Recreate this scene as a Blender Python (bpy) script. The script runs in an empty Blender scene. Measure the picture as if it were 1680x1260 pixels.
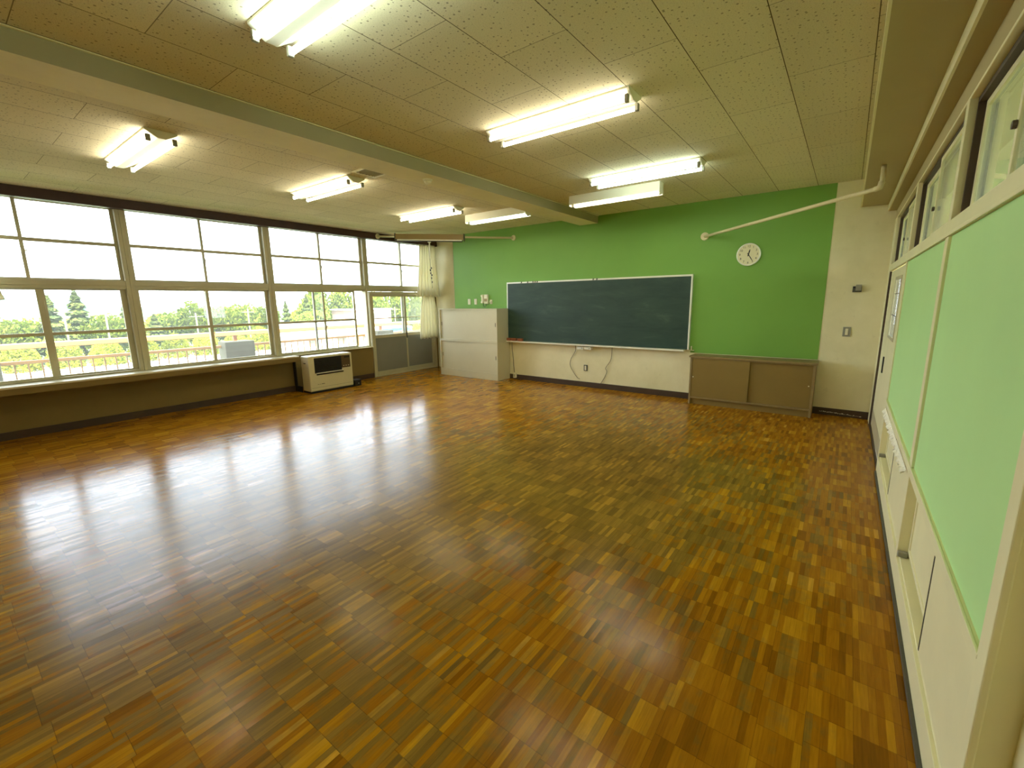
import bpy, bmesh, math, random
from mathutils import Vector, Matrix
random.seed(7)
C = bpy.context.scene.collection
PI = math.pi
# ------------------------------------------------------------------ helpers
def lin(r, g, b):
    f = lambda v: (v/255)/12.92 if v/255 <= .04045 else ((v/255+.055)/1.055)**2.4
    return (f(r), f(g), f(b), 1)

class BM:
    def __init__(s): s.b = bmesh.new()
    def box(s, x0, x1, y0, y1, z0, z1):
        v = [s.b.verts.new((x, y, z)) for x in (x0, x1) for y in (y0, y1) for z in (z0, z1)]
        for f in ((0,1,3,2),(4,6,7,5),(0,4,5,1),(2,3,7,6),(0,2,6,4),(1,5,7,3)):
            s.b.faces.new([v[i] for i in f])
        return s
    def prism(s, pts, axis, a, c):
        """pts: 2D outline in the two other axes, extruded along axis from a to c"""
        def mk(p, t):
            q = [p[0], p[1]]; q.insert(axis, t); return s.b.verts.new(q)
        A = [mk(p, a) for p in pts]; B = [mk(p, c) for p in pts]
        n = len(pts)
        s.b.faces.new(A); s.b.faces.new(B[::-1])
        for i in range(n): s.b.faces.new((A[i], B[i], B[(i+1) % n], A[(i+1) % n]))
        return s
    def tube(s, pts, r, seg=12, radii=None, cap=True):
        pts = [Vector(p) for p in pts]; rings = []
        up = None
        for i, p in enumerate(pts):
            if i == 0: d = pts[1]-p
            elif i == len(pts)-1: d = p-pts[i-1]
            else: d = (pts[i+1]-p).normalized()+(p-pts[i-1]).normalized()
            d.normalize()
            if up is None: up = d.orthogonal().normalized()
            else:
                up = (up-d*up.dot(d))
                up = up.normalized() if up.length > 1e-6 else d.orthogonal().normalized()
            w = d.cross(up); rr = radii[i] if radii else r
            rings.append([s.b.verts.new(p+(up*math.cos(2*PI*k/seg)+w*math.sin(2*PI*k/seg))*rr) for k in range(seg)])
        for a, b in zip(rings, rings[1:]):
            for k in range(seg): s.b.faces.new((a[k], a[(k+1) % seg], b[(k+1) % seg], b[k]))
        if cap:
            s.b.faces.new(rings[0][::-1]); s.b.faces.new(rings[-1])
        return s
    def disc(s, c, n, r, t, seg=32, bev=0.0):
        c = Vector(c); n = Vector(n).normalized()
        if bev: return s.tube([c, c+n*(t-bev), c+n*t], r, seg, [r, r, r-bev])
        return s.tube([c, c+n*t], r, seg)

TOP = {}
def finish(o, bevel, smooth):
    if smooth:
        for p in o.data.polygons: p.use_smooth = True
    if bevel:
        m = o.modifiers.new('bevel', 'BEVEL'); m.width = bevel; m.segments = 2; m.limit_method = 'ANGLE'
        m.angle_limit = math.radians(40); m.harden_normals = False

def obj(name, B, m, parent=None, bevel=0, smooth=False):
    """one mesh object; verts are world coordinates, moved to its own / its thing's origin"""
    b = B.b if isinstance(B, BM) else B
    bmesh.ops.recalc_face_normals(b, faces=b.faces)
    me = bpy.data.meshes.new(name)
    if parent is None:
        xs = [v.co for v in b.verts]
        org = Vector(((min(v.x for v in xs)+max(v.x for v in xs))/2, (min(v.y for v in xs)+max(v.y for v in xs))/2, min(v.z for v in xs)))
    else: org = Vector(TOP[parent.name])
    for v in b.verts: v.co -= org
    b.to_mesh(me); b.free()
    me.materials.append(m)
    o = bpy.data.objects.new(name, me); C.objects.link(o)
    if parent: o.parent = parent
    else: o.location = org
    TOP[o.name] = tuple(org)
    finish(o, bevel, smooth)
    return o
def thing(name, label, cat, loc, group=None):
    o = bpy.data.objects.new(name, None); C.objects.link(o); o.location = loc; o.empty_display_size = .1
    o['label'] = label; o['category'] = cat
    if group: o['group'] = group
    TOP[o.name] = tuple(loc); return o
def tag(o, label, cat, group=None, kind=None):
    o['label'] = label; o['category'] = cat
    if group: o['group'] = group
    if kind: o['kind'] = kind
    return o
def struct(name, B=None, m=None, loc=None, **k):
    if B is None:
        o = bpy.data.objects.new(name, None); C.objects.link(o); o.location = loc; o.empty_display_size = .1
        TOP[o.name] = tuple(loc)
    else: o = obj(name, B, m, **k)
    o['kind'] = 'structure'; return o
def dup(root, loc, label=None, scale=None, rotz=None):
    r = root.copy(); C.objects.link(r); r.location = loc
    if label: r['label'] = label
    if scale: r.scale = scale
    if rotz is not None: r.rotation_euler = (0, 0, rotz)
    for ch in list(root.children):
        c = ch.copy(); C.objects.link(c); c.parent = r
        for g in ch.children:
            d = g.copy(); C.objects.link(d); d.parent = c
    return r

# ------------------------------------------------------------------ materials
class NT:
    def __init__(s, name):
        s.m = bpy.data.materials.new(name); s.m.use_nodes = True
        s.t = s.m.node_tree; s.n = s.t.nodes; s.p = s.n['Principled BSDF']; s.out = s.n['Material Output']
    def new(s, t, **k):
        n = s.n.new(t)
        for a, v in k.items(): setattr(n, a, v)
        return n
    def link(s, a, b): s.t.links.new(a, b)
    def val(s, sock, v):
        if isinstance(v, (int, float, tuple, list)): sock.default_value = v
        else: s.link(v, sock)
    def math(s, op, a, b=None, c=None):
        n = s.new('ShaderNodeMath', operation=op); s.val(n.inputs[0], a)
        if b is not None: s.val(n.inputs[1], b)
        if c is not None: s.val(n.inputs[2], c)
        return n.outputs[0]
    def vmath(s, op, a, b=None, scale=None):
        n = s.new('ShaderNodeVectorMath', operation=op); s.val(n.inputs[0], a)
        if b is not None: s.val(n.inputs[1], b)
        if scale is not None: s.val(n.inputs['Scale'], scale)
        return n.outputs[0]
    def co(s):
        g = s.new('ShaderNodeNewGeometry'); return g.outputs['Position']
    def noise(s, vec, scale, detail=3, rough=.5, out='Fac', dist=0):
        n = s.new('ShaderNodeTexNoise'); s.link(vec, n.inputs['Vector']); n.inputs['Scale'].default_value = scale
        n.inputs['Detail'].default_value = detail; n.inputs['Roughness'].default_value = rough; n.inputs['Distortion'].default_value = dist
        return n.outputs[out]
    def ramp(s, fac, stops, interp='LINEAR'):
        n = s.new('ShaderNodeValToRGB'); s.link(fac, n.inputs[0]); r = n.color_ramp; r.interpolation = interp
        while len(r.elements) > 1: r.elements.remove(r.elements[0])
        r.elements[0].position = stops[0][0]; r.elements[0].color = stops[0][1]
        for p, c in stops[1:]:
            e = r.elements.new(p); e.color = c
        return n.outputs[0]
    def mix(s, fac, a, b, blend='MIX'):
        n = s.new('ShaderNodeMix', data_type='RGBA', blend_type=blend)
        s.val(n.inputs[0], fac); s.val(n.inputs[6], a); s.val(n.inputs[7], b); return n.outputs[2]
    def bump(s, h, strength=.2, dist=.002):
        n = s.new('ShaderNodeBump'); s.link(h, n.inputs['Height']); n.inputs['Strength'].default_value = strength
        n.inputs['Distance'].default_value = dist; s.link(n.outputs[0], s.p.inputs['Normal'])

def shade(c, k): return (c[0]*k, c[1]*k, c[2]*k, 1)
def paint(name, col, rough=.6, var=.06, nscale=2.0, bump=.15, bscale=120, spec=.4, metal=0):
    t = NT(name); co = t.co()
    n = t.noise(co, nscale, 4, .6)
    t.link(t.ramp(n, [(.3, shade(col, 1-var)), (.7, shade(col, 1+var*.6))]), t.p.inputs['Base Color'])
    t.p.inputs['Roughness'].default_value = rough; t.p.inputs['Specular IOR Level'].default_value = spec
    t.p.inputs['Metallic'].default_value = metal
    if bump: t.bump(t.noise(co, bscale, 2), bump, .001)
    return t.m
def emit(name, col, s):
    t = NT(name)
    t.p.inputs['Base Color'].default_value = (.8, .8, .8, 1)
    t.p.inputs['Emission Color'].default_value = col; t.p.inputs['Emission Strength'].default_value = s
    # slight dark ends of a tube come from procedural variation along it
    return t.m

M = {}
M['cream_wall'] = None
def wall_cream():
    t = NT('cream plaster'); co = t.co()
    n = t.noise(co, 1.3, 5, .65); n2 = t.noise(co, 7, 4, .7)
    base = t.ramp(n, [(.3, lin(220, 213, 172)), (.7, lin(238, 231, 196))])
    st = t.ramp(n2, [(.62, (0, 0, 0, 1)), (.8, (1, 1, 1, 1))])
    col = t.mix(t.math('MULTIPLY', st, .25), base, lin(160, 146, 108))
    t.link(col, t.p.inputs['Base Color']); t.p.inputs['Roughness'].default_value = .75
    t.bump(t.noise(co, 60, 3), .2, .002); return t.m
M['cream'] = wall_cream()
M['green'] = paint('green wall paint', lin(120, 168, 72), .55, .05, 1.2, .2, 90)
M['pale_green'] = paint('pale green board', lin(190, 232, 160), .6, .03, 1.5, .08, 150)
M['frame_cream'] = paint('cream gloss paint', lin(236, 230, 188), .45, .05, 3, .1, 50)
M['steel_frame'] = paint('greige window steel', lin(192, 184, 150), .4, .06, 4, .08, 60)
M['door_grey'] = paint('grey door panel', lin(136, 134, 122), .5, .04, 3)
M['kick'] = paint('dark brown baseboard', lin(72, 56, 42), .5, .12, 6)
M['header'] = paint('dark brown curtain box wood', lin(64, 38, 26), .5, .2, 8)
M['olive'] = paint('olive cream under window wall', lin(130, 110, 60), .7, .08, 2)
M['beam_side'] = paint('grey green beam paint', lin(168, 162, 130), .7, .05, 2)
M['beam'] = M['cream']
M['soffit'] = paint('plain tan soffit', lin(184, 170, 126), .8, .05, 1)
M['white_enamel'] = paint('white enamel', lin(232, 230, 215), .35, .02, 5, 0)
M['tube_cap'] = paint('grey lamp socket', lin(150, 148, 134), .4, .02, 5, 0)
M['chalk'] = None
M['alu'] = paint('pale aluminium', lin(240, 240, 228), .35, .03, 6, 0, metal=.2)
M['black'] = paint('black plastic', (.012, .012, .012, 1), .4, .1, 10, 0)
M['dark'] = paint('dark grille metal', (.02, .022, .022, 1), .35, .1, 10, 0)
M['dgrey'] = paint('dark grey plastic', lin(84, 82, 70), .5, .1, 10, 0)
M['ivory'] = paint('ivory plastic', lin(232, 226, 196), .4, .02, 6, 0)
M['steel_cab'] = paint('pale grey steel cabinet', lin(208, 202, 170), .4, .03, 3, .05, 40)
M['cab_brown'] = paint('olive brown cabinet board', lin(138, 114, 58), .55, .08, 2, .1, 30)
M['cab_edge'] = paint('worn brown cabinet edge', lin(146, 124, 80), .5, .12, 8, .1, 30)
M['heater'] = paint('cream heater casing', lin(214, 206, 168), .4, .03, 4, 0)
M['heater_panel'] = paint('brown heater control panel', lin(92, 72, 44), .4, .1, 10, 0)
M['pipe'] = paint('ivory painted pipe', lin(218, 206, 165), .4, .04, 8, 0)
M['screen_case'] = paint('tan screen case', lin(158, 136, 88), .45, .05, 5, 0)
M['eraser'] = paint('red brown eraser felt', lin(160, 96, 66), .9, .2, 60, .3, 300)
M['cable'] = paint('grey cable', lin(120, 110, 80), .5, .05, 10, 0)
M['concrete'] = paint('weathered concrete', lin(112, 106, 84), .9, .15, 3, .3, 40)
M['rail'] = paint('tan rail paint', lin(188, 140, 82), .5, .06, 4, 0)
M['rail_orange'] = paint('orange tan paint', lin(196, 124, 62), .5, .06, 4, 0)
M['chipped'] = paint('peeling white paint', lin(240, 236, 215), .8, .05, 30, .3, 200)
M['clock_face'] = paint('cream clock dial', lin(226, 220, 182), .5, .02, 8, 0)
M['sill'] = paint('glossy cream sill top', lin(220, 210, 178), .2, .05, 5, .05, 30, .6)
M['louvre'] = paint('vent frame cream', lin(235, 228, 195), .4, .02, 8, 0)

def curtain_mat():
    t = NT('cream curtain cloth'); co = t.co()
    t.p.inputs['Base Color'].default_value = lin(248, 244, 224); t.p.inputs['Roughness'].default_value = .9
    tr = t.new('ShaderNodeBsdfTranslucent'); tr.inputs[0].default_value = lin(252, 248, 226)
    mx = t.new('ShaderNodeMixShader'); mx.inputs[0].default_value = .35
    t.link(t.p.outputs[0], mx.inputs[1]); t.link(tr.outputs[0], mx.inputs[2]); t.link(mx.outputs[0], t.out.inputs['Surface'])
    t.bump(t.noise(co, 250, 2), .2, .001); return t.m
M['curtain'] = curtain_mat()

def glass_mat(name='window glass', tint=(.97, .98, .97, 1), haze=.03):
    t = NT(name); t.n.remove(t.p)
    tr = t.new('ShaderNodeBsdfTransparent'); tr.inputs[0].default_value = tint
    gl = t.new('ShaderNodeBsdfGlossy'); gl.inputs['Roughness'].default_value = .02; gl.inputs[0].default_value = (1, 1, 1, 1)
    fr = t.new('ShaderNodeFresnel'); fr.inputs[0].default_value = 1.45
    f = t.math('MULTIPLY', fr.outputs[0], .8)
    mx = t.new('ShaderNodeMixShader'); t.link(f, mx.inputs[0]); t.link(tr.outputs[0], mx.inputs[1]); t.link(gl.outputs[0], mx.inputs[2])
    # added milky film that imitates haze and glare over the outdoor view
    du = t.new('ShaderNodeBsdfTranslucent'); du.inputs[0].default_value = (.9, .92, .88, 1)
    n = t.noise(t.co(), 1.5, 3, .6)
    m2 = t.new('ShaderNodeMixShader'); t.link(t.math('ADD', haze*.7, t.math('MULTIPLY', n, haze*.6)), m2.inputs[0])
    t.link(mx.outputs[0], m2.inputs[1]); t.link(du.outputs[0], m2.inputs[2])
    t.link(m2.outputs[0], t.out.inputs['Surface']); return t.m
M['glass'] = glass_mat()
M['tinted_glass'] = glass_mat('tinted glass', (.86, .88, .80, 1))

def ceiling_mat():
    t = NT('perforated ceiling board'); co = t.co()
    sx = t.new('ShaderNodeSeparateXYZ'); t.link(co, sx.inputs[0]); X, Y = sx.outputs[0], sx.outputs[1]
    u = t.math('DIVIDE', t.math('ADD', X, 50.36), .4455)
    iu = t.math('FLOOR', u); fu = t.math('FRACT', u)
    par = t.math('MODULO', iu, 2.0)
    v = t.math('ADD', t.math('DIVIDE', t.math('ADD', Y, 49.09), .91), t.math('MULTIPLY', par, .5))
    iv = t.math('FLOOR', v); fv = t.math('FRACT', v)
    def edge(f, w):
        a = t.math('LESS_THAN', f, w); b = t.math('GREATER_THAN', f, 1-w); return t.math('MAXIMUM', a, b)
    line = t.math('MAXIMUM', t.math('MULTIPLY', edge(fu, .0055), 1.0), t.math('MULTIPLY', edge(fv, .0026), .7))
    cv = t.new('ShaderNodeCombineXYZ'); t.link(iu, cv.inputs[0]); t.link(iv, cv.inputs[1])
    wn = t.new('ShaderNodeTexWhiteNoise', noise_dimensions='2D'); t.link(cv.outputs[0], wn.inputs['Vector'])
    tile = t.mix(wn.outputs['Value'], lin(220, 213, 184), lin(230, 223, 195))
    vo = t.new('ShaderNodeTexVoronoi', voronoi_dimensions='2D'); t.link(co, vo.inputs['Vector']); vo.inputs['Scale'].default_value = 26
    vo.inputs['Randomness'].default_value = .85
    csep = t.new('ShaderNodeSeparateXYZ'); t.link(vo.outputs['Color'], csep.inputs[0])
    dot = t.math('LESS_THAN', vo.outputs['Distance'], t.math('MULTIPLY', csep.outputs[0], .17))
    vo2 = t.new('ShaderNodeTexVoronoi', voronoi_dimensions='2D'); t.link(co, vo2.inputs['Vector']); vo2.inputs['Scale'].default_value = 90
    dot2 = t.math('MULTIPLY', t.math('LESS_THAN', vo2.outputs['Distance'], .16), .25)
    holes = t.math('MAXIMUM', t.math('MULTIPLY', dot, .6), dot2)
    col = t.mix(holes, tile, lin(86, 74, 48)); col = t.mix(line, col, lin(84, 72, 46))
    t.link(col, t.p.inputs['Base Color']); t.p.inputs['Roughness'].default_value = .9
    t.p.inputs['Specular IOR Level'].default_value = .2
    return t.m
M['ceiling'] = ceiling_mat()

def floor_mat():
    t = NT('mosaic parquet'); co = t.co()
    sx = t.new('ShaderNodeSeparateXYZ'); t.link(co, sx.inputs[0]); X, Y = sx.outputs[0], sx.outputs[1]
    u = t.math('DIVIDE', t.math('ADD', X, 40.0), .0248); iu = t.math('FLOOR', u); fu = t.math('FRACT', u)
    bu = t.math('FLOOR', t.math('DIVIDE', iu, 6.0))
    wb = t.new('ShaderNodeTexWhiteNoise', noise_dimensions='1D'); t.link(bu, wb.inputs['W'])
    v = t.math('DIVIDE', t.math('ADD', t.math('ADD', Y, 40.0), t.math('MULTIPLY', wb.outputs['Value'], .045)), .149)
    iv = t.math('FLOOR', v); fv = t.math('FRACT', v)
    def wn(a, b, k):
        c = t.new('ShaderNodeCombineXYZ'); t.link(a, c.inputs[0]); t.link(b, c.inputs[1]); c.inputs[2].default_value = k
        w = t.new('ShaderNodeTexWhiteNoise', noise_dimensions='3D'); t.link(c.outputs[0], w.inputs['Vector']); return w
    w1 = wn(iu, iv, 1.3); w2 = wn(bu, iv, 7.7); w3 = wn(iu, iv, 4.1)
    r = t.math('ADD', t.math('MULTIPLY', w1.outputs['Value'], .68), t.math('MULTIPLY', w2.outputs['Value'], .32))
    gold = t.ramp(r, [(.1, lin(136, 88, 8)), (.3, lin(158, 104, 12)), (.65, lin(174, 119, 16)), (.88, lin(194, 141, 24)), (.97, lin(208, 156, 48))])
    grey = t.ramp(r, [(.12, lin(118, 94, 36)), (.4, lin(132, 106, 40)), (.75, lin(148, 116, 44)), (.95, lin(176, 134, 46))])
    # worn finish: a trodden area in the middle of the room, strip by strip
    def blob(cx, cy, rx, ry):
        dx = t.math('DIVIDE', t.math('SUBTRACT', X, cx), rx); dy = t.math('DIVIDE', t.math('SUBTRACT', Y, cy), ry)
        d = t.math('SQRT', t.math('ADD', t.math('MULTIPLY', dx, dx), t.math('MULTIPLY', dy, dy)))
        return t.math('SUBTRACT', 1.0, d)
    b = t.math('MAXIMUM', blob(-2.0, 3.6, 2.0, 2.7), blob(-3.2, 2.0, 2.6, 2.4))
    big = t.noise(co, .9, 4, .6)
    mask = t.math('ADD', t.math('ADD', t.math('MULTIPLY', b, 1.5), t.math('MULTIPLY', t.math('SUBTRACT', big, .5), 2.6)),
                  t.math('MULTIPLY', t.math('SUBTRACT', w3.outputs['Value'], .5), 1.0))
    fine = t.math('MULTIPLY', t.math('SUBTRACT', t.noise(co, 14, 3, .6), .5), 1.2)
    mask = t.ramp(t.math('ADD', mask, fine), [(.05, (0, 0, 0, 1)), (.45, (1, 1, 1, 1))])
    col = t.mix(t.math('MULTIPLY', mask, .85), gold, grey)
    # grain along the strips
    mp = t.new('ShaderNodeMapping'); t.link(co, mp.inputs[0]); mp.inputs['Scale'].default_value = (130, 7, 1)
    gn = t.noise(mp.outputs[0], 1.0, 4, .6)
    col = t.mix(.5, col, t.ramp(gn, [(.25, (.55, .55, .55, 1)), (.75, (1.25, 1.25, 1.25, 1))]), 'MULTIPLY')
    gn2 = t.noise(co, 2.2, 3); col = t.mix(.6, col, t.ramp(gn2, [(.3, (.78, .74, .7, 1)), (.7, (1.12, 1.12, 1.12, 1))]), 'MULTIPLY')
    ej = t.math('MAXIMUM', t.math('LESS_THAN', fv, .016), t.math('MULTIPLY', t.math('LESS_THAN', fu, .05), .4))
    bj = t.math('LESS_THAN', t.math('FRACT', t.math('DIVIDE', u, 6.0)), .012)
    ej = t.math('MAXIMUM', ej, bj)
    col = t.mix(t.math('MULTIPLY', ej, .4), col, lin(38, 24, 8))
    t.link(col, t.p.inputs['Base Color'])
    # polished, every strip tilted by a hair
    rg = t.math('ADD', t.math('MULTIPLY', w3.outputs['Value'], .03), .155)
    rg = t.math('ADD', rg, t.math('MULTIPLY', mask, .05))
    t.link(rg, t.p.inputs['Roughness'])
    t.p.inputs['Specular IOR Level'].default_value = .14
    g = t.new('ShaderNodeNewGeometry')
    tilt = t.vmath('MULTIPLY', t.vmath('SUBTRACT', w3.outputs['Color'], (.5, .5, .5)), (.008, .008, 0))
    mp2 = t.new('ShaderNodeMapping'); t.link(co, mp2.inputs[0]); mp2.inputs['Scale'].default_value = (26, 1.6, 1)
    wv = t.new('ShaderNodeTexNoise'); t.link(mp2.outputs[0], wv.inputs['Vector']); wv.inputs['Scale'].default_value = 2.4; wv.inputs['Detail'].default_value = 3
    tilt2 = t.vmath('MULTIPLY', t.vmath('SUBTRACT', wv.outputs['Color'], (.5, .5, .5)), (.05, .014, 0))
    nrm = t.vmath('NORMALIZE', t.vmath('ADD', t.vmath('ADD', g.outputs['Normal'], tilt), tilt2))
    t.link(nrm, t.p.inputs['Normal'])
    return t.m
M['floor'] = floor_mat()

def board_mat():
    t = NT('green chalkboard'); co = t.co()
    mp = t.new('ShaderNodeMapping'); t.link(co, mp.inputs[0]); mp.inputs['Scale'].default_value = (.8, 1, 3.2)
    n = t.noise(mp.outputs[0], 1.8, 5, .65, dist=.6)
    t.link(t.ramp(n, [(.35, lin(30, 58, 50)), (.6, lin(44, 70, 58)), (.8, lin(76, 98, 80))]), t.p.inputs['Base Color'])
    t.p.inputs['Roughness'].default_value = .55; return t.m
M['board'] = board_mat()

def leaf_mat(name, a, b):
    t = NT(name); co = t.co()
    n = t.noise(co, .9, 3, .7)
    t.link(t.ramp(n, [(.3, a), (.7, b)]), t.p.inputs['Base Color']); t.p.inputs['Roughness'].default_value = .8
    t.p.inputs['Specular IOR Level'].default_value = .2
    tr = t.new('ShaderNodeBsdfTranslucent'); t.link(t.ramp(n, [(.3, a), (.7, b)]), tr.inputs[0])
    mx = t.new('ShaderNodeMixShader'); mx.inputs[0].default_value = .35
    t.link(t.p.outputs[0], mx.inputs[1]); t.link(tr.outputs[0], mx.inputs[2]); t.link(mx.outputs[0], t.out.inputs['Surface'])
    return t.m
M['leaf_pine'] = leaf_mat('blue green needles', lin(50, 68, 34), lin(104, 110, 48))
M['leaf_broad'] = leaf_mat('fresh green leaves', lin(62, 84, 22), lin(124, 132, 38))
M['leaf_hedge'] = leaf_mat('yellow green leaves', lin(86, 100, 18), lin(158, 158, 42))
M['bark'] = paint('bark', lin(84, 70, 52), .9, .2, 8, .3)
M['yard'] = paint('pale dusty yard', lin(216, 210, 190), .9, .04, .3, 0)
M['unseen_ground'] = paint('dark lawn', lin(70, 88, 44), .95, .15, .4, 0)  # for the unseen near ground, kept dark for its effect on the ceiling
M['far_ground'] = paint('far grassland', lin(78, 96, 50), .9, .1, .05, 0)
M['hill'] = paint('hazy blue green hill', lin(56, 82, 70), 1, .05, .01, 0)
M['roof'] = paint('grey metal roof', lin(150, 150, 142), .5, .05, 1, 0)
M['house'] = paint('white house wall', lin(220, 222, 220), .8, .03, 1, 0)
M['house_pink'] = paint('pale pink wall', lin(150, 124, 104), .8, .03, 1, 0)
M['house_blue'] = paint('pale blue sheet', lin(60, 100, 128), .7, .05, 1, 0)
M['corridor'] = paint('corridor cream wall', lin(220, 216, 176), .7, .04, 2)
M['corridor_floor'] = paint('corridor floor', lin(150, 140, 110), .5, .06, 2)

# ------------------------------------------------------------------ room dimensions (metres)
XL, XR, YF, YB, ZC = -8.13, .36, 7.32, -2.02, 3.03
YR = 7.73                                             # recess behind the green wall, left
# floor / ceiling
struct('floor', BM().box(XL, XR+.12, YB, YF+.02, -.12, 0).box(XL, -7.09, YF+.02, YR, -.12, 0), M['floor'])
struct('ceiling', BM().box(XL-.2, .02, YB-.1, YR+.2, ZC, ZC+.1), M['ceiling'])
# front wall
wf = struct('wall_front', BM().box(-7.09, XR+.09, YF, YF+.3, 0, ZC).box(-7.09, -7.06, YF+.012, YR, 0, ZC), M['cream'])
obj('green_paint', BM().box(-7.09, -1.94, YF-.004, YF-.0005, .80, ZC).box(-1.94, -.257, YF-.004, YF-.0005, .755, ZC), M['green'], wf)
struct('wall_recess', BM().box(XL-.2, -7.06, YR, YR+.2, 0, ZC), M['cream'])
struct('trim_1', BM().box(-7.42, -7.09, YF+.33, YR, 0, ZC), M['beam_side'])          # slim pillar in the corner
bbf = struct('baseboard_front', BM().box(-7.06, XR, YF-.014, YF-.0005, .001, .098), M['kick'])
# chipped strip of paint on the baseboard right of the cabinet
b = BM()
for i in range(34):
    x = -.17+i*.0135+random.uniform(-.003, .003); w = random.uniform(.006, .016); h = random.uniform(.004, .012)
    z = .045-.0006*i+random.uniform(-.003, .003)
    b.prism([(x, z), (x+w, z+random.uniform(-.004, .004)), (x+w*.8, z+h), (x+w*.2, z+h*.8)], 1, YF-.0165, YF-.0142)
obj('chipped_paint', b, M['chipped'], bbf)['label'] = 'line of white chipped paint on the baseboard'
# back wall (behind the camera) with a door
struct('wall_back', BM().box(XL-.2, XR+.12, YB-.15, YB, 0, ZC), M['cream'])
# left wall below and above the windows
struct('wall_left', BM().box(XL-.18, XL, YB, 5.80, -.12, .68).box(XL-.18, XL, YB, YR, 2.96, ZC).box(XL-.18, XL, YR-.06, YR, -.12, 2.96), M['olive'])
struct('baseboard_left', BM().box(XL, XL+.012, YB, 4.03, .001, .10).box(XL, XL+.012, 4.95, 5.79, .001, .10), M['kick'])
struct('trim_2', BM().box(XL, XL+.13, YB, 7.71, 2.905, ZC-.001), M['header'], bevel=.003)         # curtain box
# deep window sill shelf with apron
sl = struct('window_sill', BM().box(XL+.001, XL+.28, YB+.001, 4.03, .655, .68), M['sill'], bevel=.004)
obj('apron', BM().box(XL+.25, XL+.275, YB+.001, 4.025, .58, .655), M['olive'], sl)
obj('bracket', BM().box(XL+.001, XL+.25, 3.99, 4.015, .58, .655), M['olive'], sl)
sl.name = 'trim_3'
struct('trim_4', BM().box(XL+.0005, XL+.045, 4.035, 5.80, .664, .682), M['frame_cream'], bevel=.003)
# ceiling beam running the length of the room
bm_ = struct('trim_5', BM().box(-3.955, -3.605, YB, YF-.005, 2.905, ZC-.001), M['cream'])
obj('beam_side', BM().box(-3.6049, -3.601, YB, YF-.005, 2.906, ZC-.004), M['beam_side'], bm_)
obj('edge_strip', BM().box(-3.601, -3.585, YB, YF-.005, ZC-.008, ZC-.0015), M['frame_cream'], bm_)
# stepped soffit along the right wall
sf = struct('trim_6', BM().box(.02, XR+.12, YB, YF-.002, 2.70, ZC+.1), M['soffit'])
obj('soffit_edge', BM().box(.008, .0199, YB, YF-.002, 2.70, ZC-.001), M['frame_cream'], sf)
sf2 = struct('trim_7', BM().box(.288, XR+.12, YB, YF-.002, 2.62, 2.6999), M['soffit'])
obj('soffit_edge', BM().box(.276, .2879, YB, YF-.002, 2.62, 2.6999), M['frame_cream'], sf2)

# ------------------------------------------------------------------ left windows
posts = [-2.0, -.065, 1.868, 3.80, 5.755]
def rod(b, y0, y1, z0, z1, x, d): b.box(x-d/2, x+d/2, y0, y1, z0, z1)
def sash(root, y0, y1, z0, z1, x, zm, w=.028, hw=.022, name='sash'):
    b = BM()
    rod(b, y0, y0+w, z0, z1, x, .03); rod(b, y1-w, y1, z0, z1, x, .03)
    rod(b, y0+w, y1-w, z0, z0+.02, x, .03); rod(b, y0+w, y1-w, z1-.02, z1, x, .03)
    rod(b, y0+w, y1-w, zm-hw/2, zm+hw/2, x, .026)
    s = obj(name, b, M['steel_frame'], root, bevel=.002)
    obj('pane', BM().box(x-.002, x+.002, y0+w-.004, y1-w+.004, z0+.015, zm-hw/2+.002).box(x-.002, x+.002, y0+w-.004, y1-w+.004, zm+hw/2-.002, z1-.015), M['glass'], s)
    return s
def latch(s, x, y, z):
    obj('latch', BM().box(x, x+.018, y-.014, y+.014, z-.03, z+.03).box(x+.018, x+.032, y-.008, y+.03, z+.0, z+.014), M['steel_frame'], s, bevel=.002)
xw = XL-.05
def window(n, y0, y1, lower=True):
    root = struct('window_%d' % n, loc=(XL-.06, (y0+y1)/2, .70))
    a, c = y0+.001, y1-.001
    b = BM(); hw = .045
    z0 = .682 if lower else 1.84
    b.box(XL-.11, XL+.02, a, a+hw, z0, 2.955).box(XL-.11, XL+.02, c-hw, c, z0, 2.955)
    b.box(XL-.11, XL+.02, a+hw, c-hw, 2.925, 2.955)
    b.box(XL-.11, XL+.015, a+hw, c-hw, 1.885, 1.955)
    b.box(XL-.11, XL+.005, a+hw, c-hw, 1.845, 1.885)
    if lower: b.box(XL-.11, XL-.002, a+hw, c-hw, .682, .705)
    obj('window_frame', b, M['steel_frame'], root, bevel=.003)
    ym = (y0+y1)/2
    A, Z = a+hw, c-hw
    s = sash(root, A+.0005, ym+.016, 1.956, 2.924, XL-.03, 2.44, .034, .044); latch(s, XL-.015, ym+.002, 2.29)
    sash(root, ym-.012, Z-.0005, 1.956, 2.924, XL-.075, 2.44, .034, .044)
    return root, A, Z, ym
for n in range(4):
    root, A, Z, ym = window(n+1, posts[n], posts[n+1])
    if n == 3:
        s = sash(root, A+.0005, 4.79, .706, 1.844, XL-.03, 1.27, .03, .04); latch(s, XL-.015, 4.775, 1.16)
        sash(root, 4.585, 5.50, .706, 1.844, XL-.075, 1.27, .035, .04)
    elif n == 1:
        s = sash(root, A+.0005, .995, .706, 1.844, XL-.03, 1.27, .062, .04); latch(s, XL-.015, .965, 1.16)
        sash(root, .955, Z-.0005, .706, 1.844, XL-.075, 1.27, .062, .04)
    else:
        s = sash(root, A+.0005, ym+.0, .706, 1.844, XL-.03, 1.27, .045, .04); latch(s, XL-.015, ym-.02, 1.16)
        sash(root, ym-.045, Z-.0005, .706, 1.844, XL-.075, 1.27, .045, .04)
window(5, 5.755, 7.67, lower=False)
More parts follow.
